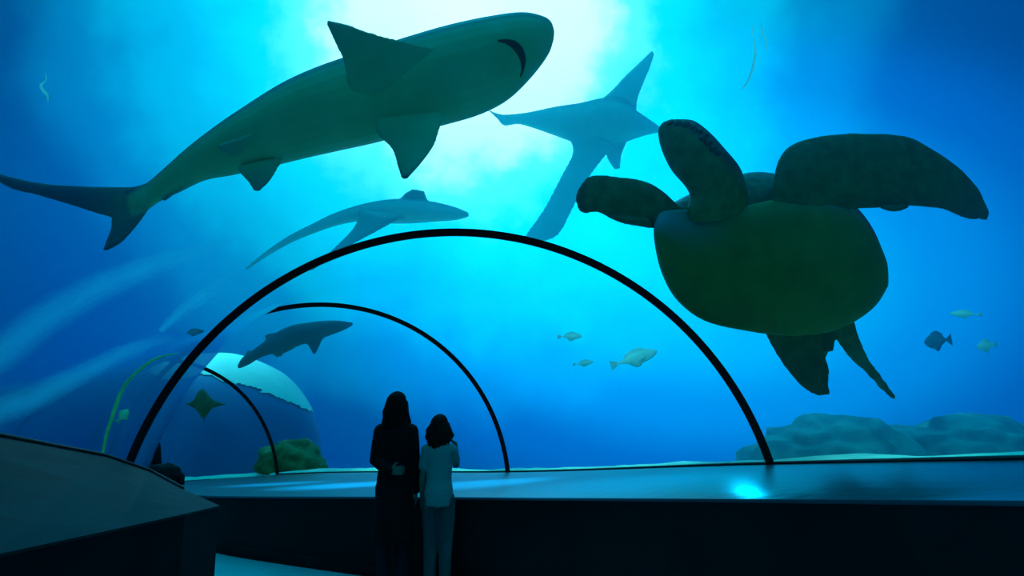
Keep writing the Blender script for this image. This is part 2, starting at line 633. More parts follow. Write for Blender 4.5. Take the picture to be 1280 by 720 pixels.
bm = bmesh.new()
gridv = []
ts = np.linspace(.1, 4.9, 240) * SPAN
prof = [(.07, -.02), (.15, .035), (.3, .045), (.55, .05), (.9, .03), (1.3, -.05), (1.9, -.3), (2.8, -.9), (4.2, -2.0), (7, -3.6), (12, -4.6), (20, -5.0)]
for t in ts:
    i = min(int(t), len(PATH) - 2)
    row = PATH[i] + (PATH[i + 1] - PATH[i]) * (t - i)
    base = arc_point(row, foot_angle(row, row[5]), 0)
    out = Vector((math.cos(row[3]), -math.sin(row[3]), 0))
    g = []
    for dx, dz in prof:
        q = base + out * dx
        h = fbm((q.x, q.y, 0), .9) * .05 * min(1, dx / .4) + fbm((q.x, q.y, 5), .25) * .35 * min(1, max(0, dx - 1) / 3)
        g.append(bm.verts.new((q.x, q.y, base.z + dz + h)))
    gridv.append(g)
for i in range(len(gridv) - 1):
    for k in range(len(prof) - 1):
        bm.faces.new((gridv[i][k], gridv[i][k + 1], gridv[i + 1][k + 1], gridv[i + 1][k]))
o = link('sand_bed', to_mesh(bm, 'sand_bed'), M['sand'])
tag(o, 'pale sand bank outside the acrylic along the sill', 'sand', kind='stuff')


def rock(name, label, c, size, mat, seed, rough=.25, cat='rock', detail=4, group=None, root=0):
    bm = bmesh.new()
    bmesh.ops.create_icosphere(bm, subdivisions=detail, radius=1)
    for v in bm.verts:
        d = v.co.normalized()
        k = 1 + rough * noise.fractal(d * 1.1 + Vector((seed, 0, 0)), .8, 2.0, 5) + rough * .5 * noise.fractal(d * 3.2 + Vector((0, seed, 0)), .8, 2.0, 4)
        v.co = Vector((d.x * size[0], d.y * size[1], d.z * size[2])) * k
        if root and v.co.z < 0: v.co.z *= root
        elif v.co.z < -size[2] * .45: v.co.z = -size[2] * .45
    o = link(name, to_mesh(bm, name), mat)
    o.location = c
    return tag(o, label, cat, group)


rock('boulder', 'dark green mossy boulder at the foot of the smallest arch', P(366, 578, 18.3) + Vector((0, 0, 0)), (.82, .8, .56), M['rock'], 3.1, .22)
rock('rock_mound', 'low teal rock mound beyond the glass, just right of the largest arch foot', P(1035, 566, 24), (2.45, 1.9, 1.05), M['grey_rock'], 8.4, .3, root=5)
rock('rock_mound', 'long low teal rock mound beyond the glass at the far right edge', P(1215, 563, 27), (3.7, 2.4, 1.2), M['grey_rock'], 12.7, .28, root=5)

# dark dome at the end of the tunnel
bm = bmesh.new()
bmesh.ops.create_uvsphere(bm, u_segments=64, v_segments=40, radius=1)
bmesh.ops.delete(bm, geom=[v for v in bm.verts if v.co.z < -.75], context='VERTS')
for v in bm.verts:
    k = 1 + .012 * noise.noise(v.co * 3)
    v.co = Vector((v.co.x * 3.35 * k, v.co.y * 3.0 * k, v.co.z * 3.2 * k))
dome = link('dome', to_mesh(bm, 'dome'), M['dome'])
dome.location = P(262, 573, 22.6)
cap = bmesh.new()  # pale cap stands in for the bright band of light on the crown
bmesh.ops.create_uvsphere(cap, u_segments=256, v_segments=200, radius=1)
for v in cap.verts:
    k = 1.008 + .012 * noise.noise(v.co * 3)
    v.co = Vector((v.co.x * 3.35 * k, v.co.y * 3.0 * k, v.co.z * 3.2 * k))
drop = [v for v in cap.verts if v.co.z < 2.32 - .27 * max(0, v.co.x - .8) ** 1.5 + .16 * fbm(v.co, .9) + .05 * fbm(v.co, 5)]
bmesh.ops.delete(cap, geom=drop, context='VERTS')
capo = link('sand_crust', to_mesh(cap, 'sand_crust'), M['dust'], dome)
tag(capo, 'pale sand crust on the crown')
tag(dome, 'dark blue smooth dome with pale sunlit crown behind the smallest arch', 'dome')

# yellow-green edge glow of the acrylic, put into the colour of a tube
edge_glow_px = [(118, 604, 1.4), (127, 572, 1.7), (134, 541, 2.0), (143, 513, 2.4), (153, 487, 2.2), (167, 469, 2.0), (190, 451, 1.7), (206, 445, 1.0), (222, 442, .4)]
rc = catmull(edge_glow_px, 5)
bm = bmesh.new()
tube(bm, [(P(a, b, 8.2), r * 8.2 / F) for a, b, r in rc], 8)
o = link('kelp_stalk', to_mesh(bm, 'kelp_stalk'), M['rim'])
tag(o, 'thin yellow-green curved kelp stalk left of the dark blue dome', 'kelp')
recentre(o)

# dark rocks in front of the dome
rock('standing_stone', 'tall black pointed stone at the lower left end of the tunnel', P(183, 585, 11.0), (.2, .18, .52), M['black'], 5.5, .12)
rock('stone', 'low rounded black stone beside the tall pointed one', P(205, 598, 10.6), (.27, .25, .22), M['black'], 6.6, .15)


# ------------------------------------------------------------------ sea animals
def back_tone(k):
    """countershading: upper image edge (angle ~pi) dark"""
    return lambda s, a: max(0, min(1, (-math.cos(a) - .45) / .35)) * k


def animal(name, label, cat, body, fins, mat, voxel, group=None, thick=.8, tone=back_tone(1), finsub=4):
    bm = bmesh.new(); tn = []
    edge_loft(bm, body, thick, sub=5, seg=24, tone=tone, tones=tn)
    for f in fins:
        edge_loft(bm, f['rows'], f.get('thick', .14), f.get('mint', .018), sub=finsub, seg=16, tone=f.get('tone', 0.0), tones=tn)
    me = weld(bm, name, voxel, tn)
    o = link(name, me, mat)
    return tag(o, label, cat, group)


D = 5.7
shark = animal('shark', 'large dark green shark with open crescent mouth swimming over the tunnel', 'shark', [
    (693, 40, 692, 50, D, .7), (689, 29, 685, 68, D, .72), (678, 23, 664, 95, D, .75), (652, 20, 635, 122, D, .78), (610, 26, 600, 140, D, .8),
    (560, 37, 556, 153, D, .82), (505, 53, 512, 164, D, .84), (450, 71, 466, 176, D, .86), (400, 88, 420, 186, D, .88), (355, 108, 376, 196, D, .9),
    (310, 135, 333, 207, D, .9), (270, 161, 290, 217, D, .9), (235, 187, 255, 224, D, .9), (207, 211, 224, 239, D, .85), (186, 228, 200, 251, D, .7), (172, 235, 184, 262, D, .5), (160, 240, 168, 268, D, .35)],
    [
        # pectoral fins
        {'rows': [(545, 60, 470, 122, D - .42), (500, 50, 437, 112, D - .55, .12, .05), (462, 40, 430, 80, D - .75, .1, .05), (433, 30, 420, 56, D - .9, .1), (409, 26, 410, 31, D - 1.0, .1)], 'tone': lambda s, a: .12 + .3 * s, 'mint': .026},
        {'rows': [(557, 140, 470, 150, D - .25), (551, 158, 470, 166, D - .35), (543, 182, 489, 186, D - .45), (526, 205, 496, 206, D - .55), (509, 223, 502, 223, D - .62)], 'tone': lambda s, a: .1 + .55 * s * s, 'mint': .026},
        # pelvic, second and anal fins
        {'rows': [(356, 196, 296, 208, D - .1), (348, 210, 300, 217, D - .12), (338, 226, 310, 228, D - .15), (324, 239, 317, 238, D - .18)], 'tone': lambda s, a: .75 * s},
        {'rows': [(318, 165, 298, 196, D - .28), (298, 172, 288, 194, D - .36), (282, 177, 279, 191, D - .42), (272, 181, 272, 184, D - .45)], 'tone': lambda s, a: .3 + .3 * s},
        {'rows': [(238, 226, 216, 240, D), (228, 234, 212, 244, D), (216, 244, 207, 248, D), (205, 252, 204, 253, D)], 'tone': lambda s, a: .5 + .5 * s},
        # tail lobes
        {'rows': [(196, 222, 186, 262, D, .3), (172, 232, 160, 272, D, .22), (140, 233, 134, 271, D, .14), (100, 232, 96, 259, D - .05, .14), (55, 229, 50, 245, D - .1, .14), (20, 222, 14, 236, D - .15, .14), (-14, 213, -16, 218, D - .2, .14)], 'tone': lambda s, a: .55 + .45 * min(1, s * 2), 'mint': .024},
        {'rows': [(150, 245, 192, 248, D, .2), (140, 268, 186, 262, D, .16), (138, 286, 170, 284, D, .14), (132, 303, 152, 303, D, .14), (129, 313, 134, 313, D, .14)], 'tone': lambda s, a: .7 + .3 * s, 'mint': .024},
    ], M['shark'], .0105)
# mouth
bmm = bmesh.new()
mp = catmull([(622, 51, 1.2), (634, 52, 3.6), (644, 57, 5.6), (651, 66, 5.8), (654, 77, 4.4), (653, 88, 2.2), (650, 96, 1.0)], 5)
pts = []
for a, b, r in mp:
    h, n = surface_point(shark.data, a, b)
    if h is not None: pts.append((h + n * .001, r * D / F))
n_sec = []
for i, (c, r) in enumerate(pts):
    t = (pts[min(i + 1, len(pts) - 1)][0] - pts[max(i - 1, 0)][0]).normalized()
    h, n = surface_point(shark.data, *mp[i][:2])
    u = t.cross(n).normalized()
    n_sec.append((c, u * r, n * .008))
loft(bmm, n_sec, 12)
mouth = link('mouth', to_mesh(bmm, 'mouth'), M['mouth'], shark)
tag(mouth, 'black crescent mouth')
recentre(shark)

D2 = 25.0
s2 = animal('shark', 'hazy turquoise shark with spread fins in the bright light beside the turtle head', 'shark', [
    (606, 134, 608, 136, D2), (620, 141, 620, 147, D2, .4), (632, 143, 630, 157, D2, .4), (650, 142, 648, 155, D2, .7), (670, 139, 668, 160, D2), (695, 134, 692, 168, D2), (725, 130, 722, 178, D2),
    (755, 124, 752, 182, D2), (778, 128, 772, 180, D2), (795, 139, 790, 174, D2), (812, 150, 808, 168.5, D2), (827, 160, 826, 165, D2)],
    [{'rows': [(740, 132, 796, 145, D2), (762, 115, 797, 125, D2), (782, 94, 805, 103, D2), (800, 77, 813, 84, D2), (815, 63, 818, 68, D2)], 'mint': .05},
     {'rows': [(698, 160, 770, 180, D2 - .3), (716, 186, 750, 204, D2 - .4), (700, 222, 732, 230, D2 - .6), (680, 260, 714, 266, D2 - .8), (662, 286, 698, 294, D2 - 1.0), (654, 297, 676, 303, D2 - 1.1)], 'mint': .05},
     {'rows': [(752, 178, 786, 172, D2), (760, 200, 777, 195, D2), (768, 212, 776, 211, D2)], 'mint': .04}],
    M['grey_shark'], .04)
recentre(s2)

D3 = 19.0
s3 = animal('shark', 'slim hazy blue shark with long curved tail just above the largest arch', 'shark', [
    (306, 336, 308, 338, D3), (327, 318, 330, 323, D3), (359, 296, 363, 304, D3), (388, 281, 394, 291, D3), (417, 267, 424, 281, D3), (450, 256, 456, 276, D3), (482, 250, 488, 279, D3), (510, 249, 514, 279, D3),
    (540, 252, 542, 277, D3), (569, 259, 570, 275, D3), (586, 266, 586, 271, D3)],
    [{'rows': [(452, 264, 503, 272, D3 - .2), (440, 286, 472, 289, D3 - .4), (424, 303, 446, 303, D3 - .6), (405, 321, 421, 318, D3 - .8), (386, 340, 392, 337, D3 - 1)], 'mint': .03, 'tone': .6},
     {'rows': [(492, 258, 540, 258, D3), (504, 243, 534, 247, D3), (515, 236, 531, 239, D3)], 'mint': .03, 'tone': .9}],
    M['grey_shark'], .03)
recentre(s3)

D4 = 19.0
s4 = animal('shark', 'small dark blue shark framed under the middle arch, left of the mother', 'shark', [
    (296, 459, 299, 461, D4), (303, 447, 311, 456, D4), (318, 436, 324, 448, D4), (333, 425, 338, 443, D4), (350, 413, 356, 441, D4), (367, 406, 374, 432, D4), (385, 403, 392, 427, D4), (402, 401, 408, 421, D4),
    (424, 400.5, 427, 414, D4), (441, 403, 441, 407, D4)],
    [{'rows': [(378, 424, 407, 418, D4), (385, 433, 401, 431, D4), (391, 443, 395, 442, D4)], 'mint': .03},
     {'rows': [(333, 432, 354, 416, D4), (331, 424, 345, 415, D4), (331, 419, 336, 417, D4)], 'mint': .03},
     {'rows': [(336, 438, 360, 432, D4), (345, 447, 353, 445, D4)], 'mint': .03},
     {'rows': [(304, 453, 320, 440, D4), (306, 444, 314, 440, D4), (309, 438, 312, 437, D4)], 'mint': .03}],
    M['slate_shark'], .03, tone=.3)
recentre(s4)

# ray
DR = 19.2
o = animal('stingray', 'small dark green stingray gliding in front of the dark blue dome', 'ray', [
    (251, 486, 255, 486, DR), (246, 492, 260, 492, DR), (243, 500, 266, 500, DR), (243, 508, 266, 508, DR), (248, 516, 261, 516, DR), (251, 522, 257, 522, DR)],
    [{'rows': [(252, 491, 252, 516, DR), (246, 496, 246, 513, DR, .25), (239, 501.5, 239, 509, DR), (232, 505, 232, 506, DR)], 'mint': .025, 'thick': .3},
     {'rows': [(256, 490, 256, 516, DR), (264, 497, 264, 512, DR, .25), (272, 501.5, 272, 508.5, DR), (283, 505, 283, 506, DR)], 'mint': .025, 'thick': .3},
     {'rows': [(252, 516, 257, 516, DR), (254, 528, 255.5, 528, DR), (255, 540, 255.6, 540, DR)], 'mint': .012}],
    M['ray'], .022, thick=.4, tone=.0)
recentre(o)

# ---- turtle
T = 7.1


def dep(px, py):
    """the turtle swims towards us: its head is nearer than its tail"""
    return T - (420 - py) / 900.0 * 1.2 + (px - 960) / 900.0 * -.35


def tr(rows, off=0.0):
    out = []
    for r in rows:
        m = ((r[0] + r[2]) / 2, (r[1] + r[3]) / 2)
        out.append((r[0], r[1], r[2], r[3], dep(*m) + off) + tuple(r[4:]))
    return out


turtle = empty('sea_turtle', P(960, 330, dep(960, 330)))
tag(turtle, 'big dark green sea turtle seen from below with both flippers spread', 'turtle')
bm = bmesh.new(); tn = []


def skin_tone(s, a): return 0.0


# trunk, head and neck
edge_loft(bm, tr([(826, 284, 826, 320, .5), (838, 268, 838, 355, .42), (870, 262, 870, 388, .36), (925, 252, 925, 402, .34), (985, 243, 985, 408, .34), (1035, 247, 1038, 404, .36), (1070, 266, 1074, 392, .42), (1096, 300, 1098, 372, .5)], .12), .35, sub=4, seg=32, tones=tn)


def head_tone(s, a):
    return max(0, min(1, (math.cos(a) - .25) / .3)) * max(0, min(1, (.78 - s) / .2)) if s > .12 else .85


edge_loft(bm, tr([(828, 153, 838, 149.5, .8), (824, 159, 853, 149.5, .75), (823, 168, 868, 152, .72), (828, 188, 886, 166, .75), (840, 212, 904, 186, .78), (857, 232, 923, 209, .75), (863, 246, 931, 230, .7), (860, 264, 934, 254, .45, .1), (864, 284, 936, 282, .2, .0)], .0), .75, sub=4, seg=24, tone=head_tone, tones=tn)
# front flippers
edge_loft(bm, tr([(872, 268, 850, 322, .35), (848, 256, 832, 302, .35), (832, 241.5, 821, 287, .28), (815, 230, 808, 284.5, .22), (797, 224, 790, 280, .18), (775, 221, 768, 276, .16), (752, 218.5, 748, 266, .15), (735, 221, 732, 267, .15), (723, 236, 724, 264, .15), (719, 249, 721, 256, .15)], .04), .16, .012, sub=4, seg=20, tone=lambda s, a: .15 + .5 * (s > .8) + .6 * max(0, math.cos(a) - .6), tones=tn)
edge_loft(bm, tr([(962, 262, 1020, 290, .2), (966, 230, 1036, 272, .3), (972, 202, 1040, 263, .28), (986, 183, 1046, 262, .22), (1012, 172.5, 1060, 262, .18), (1050, 167, 1082, 261, .15), (1093, 166.5, 1107, 260, .13), (1134, 170, 1134, 258, .12), (1164, 185, 1160, 260, .12), (1190, 202, 1182, 263, .12), (1213, 223, 1202, 272, .12), (1228, 244, 1220, 275, .12), (1237, 266, 1234, 275, .12)], .02), .14, .012, sub=4, seg=20, tone=lambda s, a: .2 + .45 * max(0, s - .5) + .5 * max(0, math.cos(a) - .5), tones=tn)
# trailing-edge knobs
edge_loft(bm, tr([(1100, 256, 1100, 261), (1112, 255, 1114, 265), (1124, 255, 1126, 264), (1136, 254, 1136, 260)], -.1), .5, .012, seg=10, tone=.5, tones=tn)
edge_loft(bm, tr([(764, 268, 764, 274), (778, 270, 780, 280), (800, 272, 802, 284), (812, 274, 815, 286)], -.05), .5, .012, seg=10, tone=.4, tones=tn)
# rear flippers and tail
edge_loft(bm, tr([(948, 396, 1046, 400, .3), (959, 422, 1043, 430, .2), (973, 447, 1033, 446, .16), (988, 468, 1037, 462, .15), (1005, 486, 1036, 480, .15), (1022, 495, 1038, 493, .15)], .1), .15, .012, sub=4, seg=18, tone=lambda s, a: .25 + .4 * s, tones=tn)
edge_loft(bm, tr([(1024, 396, 1066, 392, .3), (1037, 412, 1071, 412, .2), (1050, 432, 1078, 431, .18), (1065, 451, 1088, 452, .18), (1082, 466, 1097, 463, .2), (1102, 488, 1110, 481, .2), (1117, 500, 1120, 496, .2)], .05), .18, .01, sub=4, seg=18, tone=lambda s, a: .1, tones=tn)
edge_loft(bm, tr([(1020, 398, 1044, 398, .5), (1026, 420, 1044, 421, .5), (1030, 440, 1042, 439, .4)], .05), .5, .012, seg=12, tone=.6, tones=tn)
me = weld(bm, 'body', .013, tn, iters=3)
body = link('body', me, M['turtle_skin'], turtle)
b2 = bmesh.new()
for px, py, r in ((838, 153, 4.5), (847, 153.5, 4.5), (857, 155, 5), (866, 158, 4.5), (878, 172, 4.5), (874, 164, 4), (885, 178, 5), (891, 186, 4.5), (897, 191, 4), (882, 168, 4)):
    h, n = surface_point(body.data, px, py)
    if h is None: continue
    u = n.orthogonal().normalized(); v_ = n.cross(u)
    loft(b2, [(h - n * .01, u * r * 10 / F * .9, v_ * r * 8 / F * .9), (h + n * .006, u * r * 10 / F, v_ * r * 8 / F), (h + n * .014, u * r * 7 / F, v_ * r * 6 / F)], 7)
o = link('head_scales', to_mesh(b2, 'head_scales'), M['scale'], turtle); tag(o, 'blackish plates along the head')
# plastron, facing us
bm = bmesh.new(); tn = []


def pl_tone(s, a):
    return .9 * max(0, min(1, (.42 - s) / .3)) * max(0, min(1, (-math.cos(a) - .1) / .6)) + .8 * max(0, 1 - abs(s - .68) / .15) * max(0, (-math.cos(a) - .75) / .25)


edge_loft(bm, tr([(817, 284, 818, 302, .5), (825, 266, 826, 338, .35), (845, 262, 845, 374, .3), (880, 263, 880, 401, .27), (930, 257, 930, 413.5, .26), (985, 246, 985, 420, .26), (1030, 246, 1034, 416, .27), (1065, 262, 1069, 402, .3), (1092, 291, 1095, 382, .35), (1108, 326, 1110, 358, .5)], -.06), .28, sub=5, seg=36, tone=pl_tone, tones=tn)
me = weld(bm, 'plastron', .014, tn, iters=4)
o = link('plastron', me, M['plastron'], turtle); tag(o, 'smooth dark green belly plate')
# carapace behind
bm = bmesh.new()
edge_loft(bm, tr([(822, 282, 822, 310, .9), (832, 262, 830, 345, .7), (848, 250, 850, 376, .6), (880, 236, 882, 396, .55), (935, 217, 932, 408, .55), (985, 222, 985, 412, .55), (1030, 238, 1034, 408, .55), (1065, 256, 1067, 396, .6), (1090, 288, 1092, 378, .7), (1103, 322, 1105, 358, .9)], .36), .5, sub=4, seg=32)
me = weld(bm, 'carapace', .02, None, iters=2)
o = link('carapace', me, M['carapace'], turtle); tag(o, 'dark domed upper shell')
# eye and eyelid
for nm, px, py, r, mat in (('eye', 868, 164, 4.2, M['eye']), ('nostril', 834, 156, 1.2, M['eye'])):
    h, n = surface_point(body.data, px, py)
    b2 = bmesh.new()
    bmesh.ops.create_uvsphere(b2, u_segments=16, v_segments=10, radius=r * 6.7 / F, matrix=Matrix.Translation(h - n * r * 3.2 / F))
    link(nm, to_mesh(b2, nm), mat, turtle)
for ch in turtle.children:
    ch.data.transform(Matrix.Translation(-turtle.location))


# ---- small fish
def fish(label, nose, tail, h, d, mat, voxel, name='fish', group='small fish in the blue water', deep=1.0):
    nx, ny = nose; tx, ty = tail
    L = math.hypot(nx - tx, ny - ty)
    ax, ay = (nx - tx) / L, (ny - ty) / L
    ux, uy = -ay, ax                      # down in the image when swimming right
    if uy < 0: ux, uy = -ux, -uy

    def at(s, w0, w1, dd=0, th=.5):
        cx, cy = tx + ax * L * s, ty + ay * L * s
        return (cx + ux * w0, cy + uy * w0, cx + ux * w1, cy + uy * w1, d + dd, th)
    H = h / 2
    body = [at(1.0, -.06 * H, .06 * H), at(.95, -.4 * H, .38 * H), at(.85, -.75 * H, .72 * H), at(.68, -H, H), at(.5, -.95 * H, .92 * H), at(.34, -.6 * H, .55 * H), at(.22, -.26 * H, .26 * H), at(.15, -.2 * H, .2 * H)]
    m = .9 * d / F * .5
    fins = [
        {'rows': [at(.2, -.22 * H, .22 * H, 0, .12), at(.1, -.6 * H, .6 * H, 0, .1), at(0, -.95 * H, .95 * H, 0, .08)], 'mint': m, 'tone': .7},
        {'rows': [at(.75, -1.15 * H, -.6 * H), at(.55, -1.4 * H, -.6 * H), at(.32, -.9 * H, -.3 * H)], 'mint': m, 'tone': .6},
        {'rows': [at(.62, .6 * H, 1.25 * H), at(.52, .6 * H, 1.45 * H), at(.4, .3 * H, .9 * H)], 'mint': m, 'tone': .6},
        {'rows': [at(.7, .1 * H, .5 * H, -L * .08 * d / F, .2), at(.58, .3 * H, .8 * H, -L * .14 * d / F, .2)], 'mint': m, 'tone': .5}]
    o = animal(name, label, 'fish', body, fins, mat, voxel, group, tone=back_tone(.6))
    return recentre(o)


fish('pale plump fish seen through the largest arch below the turtle flipper', (822, 439), (763, 457), 17, 14.5, M['pale_fish'], .016)
fish('faint pale fish left of and above the plump pale one', (728, 420), (697, 421), 9, 15.5, M['pale_fish'], .013)
fish('tiny faint fish between the plump pale one and the child', (742, 452), (716, 456), 7, 16, M['pale_fish'], .011)
fish('slender pale fish highest at the right edge beyond the turtle', (1186, 392), (1228, 393), 8, 16, M['pale_fish'], .013)
fish('dark deep-bodied fish right of the turtle rear flippers', (1155, 428), (1190, 424), 19, 17, M['dark_fish'], .02)
fish('faint greenish fish nearest the right edge beyond the turtle', (1221, 434), (1246, 430), 13, 16.5, M['pale_fish'], .012)
fish('small dark fish crossing behind the left side of the largest arch', (256, 414), (226, 417), 8, 17, M['dark_fish'], .018)
fish('tiny bright green fish beside the yellow-green kelp stalk', (161, 512), (146, 528), 10, 8.6, M['yellow_fish'], .006)


# pale curling strands drifting near the top
def strand(label, px, d):
    c = catmull(px, 6)
    bm = bmesh.new()
    tube(bm, [(P(a, b, d), r * 1.7 * d / F) for a, b, r in c], 6)
    o = link('weed_strand', to_mesh(bm, 'weed_strand'), M['weed'])
    tag(o, label, 'weed', 'pale drifting weed strands')
    recentre(o)


strand('short pale weed strand drifting at the upper left above the shark tail', [(57, 92, .2), (58, 98, .5), (56, 102, .4), (51, 107, .9), (54, 113, 1.2), (59, 119, 1.1), (60, 127, .3)], 13)
strand('long pale weed strand curving down at the upper right above the turtle', [(940, 32, .3), (942, 48, .6), (944, 64, 1.0), (942, 80, 1.1), (938, 94, .9), (932, 106, .8), (927, 112, .2)], 14)
strand('short straight pale weed strand right of the long curved one', [(951, 29, .3), (953, 40, .8), (956, 50, .8), (959, 63, .3)], 14)


# ------------------------------------------------------------------ people
def hand(bm, wrist, dirn, palmn, thumb, size=1.0, curl=.5):
    """palm, four bent fingers of unequal length and a thumb from the side of the palm"""
    d = dirn.normalized(); n = (palmn - d * palmn.dot(d)).normalized(); s = d.cross(n).normalized()
    if s.dot(thumb) < 0: s = -s
    S = size
    loft(bm, [(wrist - d * .02 * S, s * .024 * S, n * .018 * S), (wrist + d * .01 * S, s * .028 * S, n * .017 * S), (wrist + d * .05 * S, s * .038 * S, n * .015 * S), (wrist + d * .088 * S, s * .04 * S, n * .013 * S), (wrist + d * .1 * S, s * .034 * S, n * .008 * S)], 14)
    for k, L in enumerate((.066, .074, .069, .054)):
        b = wrist + d * .086 * S + s * (.03 - .02 * k) * S
        a1, a2, a3 = curl * .5, curl * 1.1, curl * 1.6
        r = .0085 * S
        p = [(b, r * 1.05)]
        q = b
        for f, a in ((.45, a1), (.32, a2), (.23, a3)):
            q = q + (d * math.cos(a) + n * math.sin(a)) * L * f * S
            p.append((q, r * (1.0 - .12 * len(p))))
        tube(bm, p, 8)
    b = wrist + d * .03 * S + s * .026 * S
    p = [(b, .012 * S), (b + (s * .8 + d * .6 + n * .25).normalized() * .035 * S, .0105 * S), (b + (s * .8 + d * .6 + n * .25).normalized() * .035 * S + (d * .9 + s * .35 + n * .3).normalized() * .03 * S, .0085 * S)]
    tube(bm, p, 8)


def head(bm, c, h, yaw, tilt):
    """c = chin-to-crown middle, h = head height"""
    R = Matrix.Rotation(yaw, 3, 'Z') @ Matrix.Rotation(tilt, 3, 'X')

    def L(x, y, z): return c + R @ Vector((x * h, y * h, z * h))
    secs = []
    for z, w, f, b in ((-.5, .1, .30, .05), (-.47, .17, .34, .1), (-.4, .225, .36, .2), (-.28, .27, .37, .33), (-.12, .305, .385, .40), (.02, .325, .39, .43), (.16, .33, .39, .44), (.3, .3, .34, .40), (.4, .24, .26, .31), (.47, .14, .15, .18), (.5, .04, .05, .06)):
        cy = (f - b) / 2
        secs.append((L(0, cy, z), R @ Vector((w * h, 0, 0)), R @ Vector((0, (f + b) / 2 * h, 0))))
    loft(bm, secs, 24)
    # nose, brow, lips, ears
    tube(bm, [(L(0, .375, .06), .025 * h), (L(0, .43, -.06), .04 * h), (L(0, .42, -.12), .045 * h)], 8)
    tube(bm, [(L(-.17, .35, .1), .03 * h), (L(0, .385, .105), .025 * h), (L(.17, .35, .1), .03 * h)], 8)
    tube(bm, [(L(-.09, .36, -.245), .018 * h), (L(0, .395, -.235), .024 * h), (L(.09, .36, -.245), .018 * h)], 8)
    tube(bm, [(L(-.07, .36, -.285), .018 * h), (L(0, .385, -.285), .026 * h), (L(.07, .36, -.285), .018 * h)], 8)
    for s in (-1, 1):
        tube(bm, [(L(.315 * s, -.03, .08), .035 * h), (L(.35 * s, -.06, 0), .04 * h), (L(.32 * s, -.01, -.12), .025 * h)], 8)
    return L, R


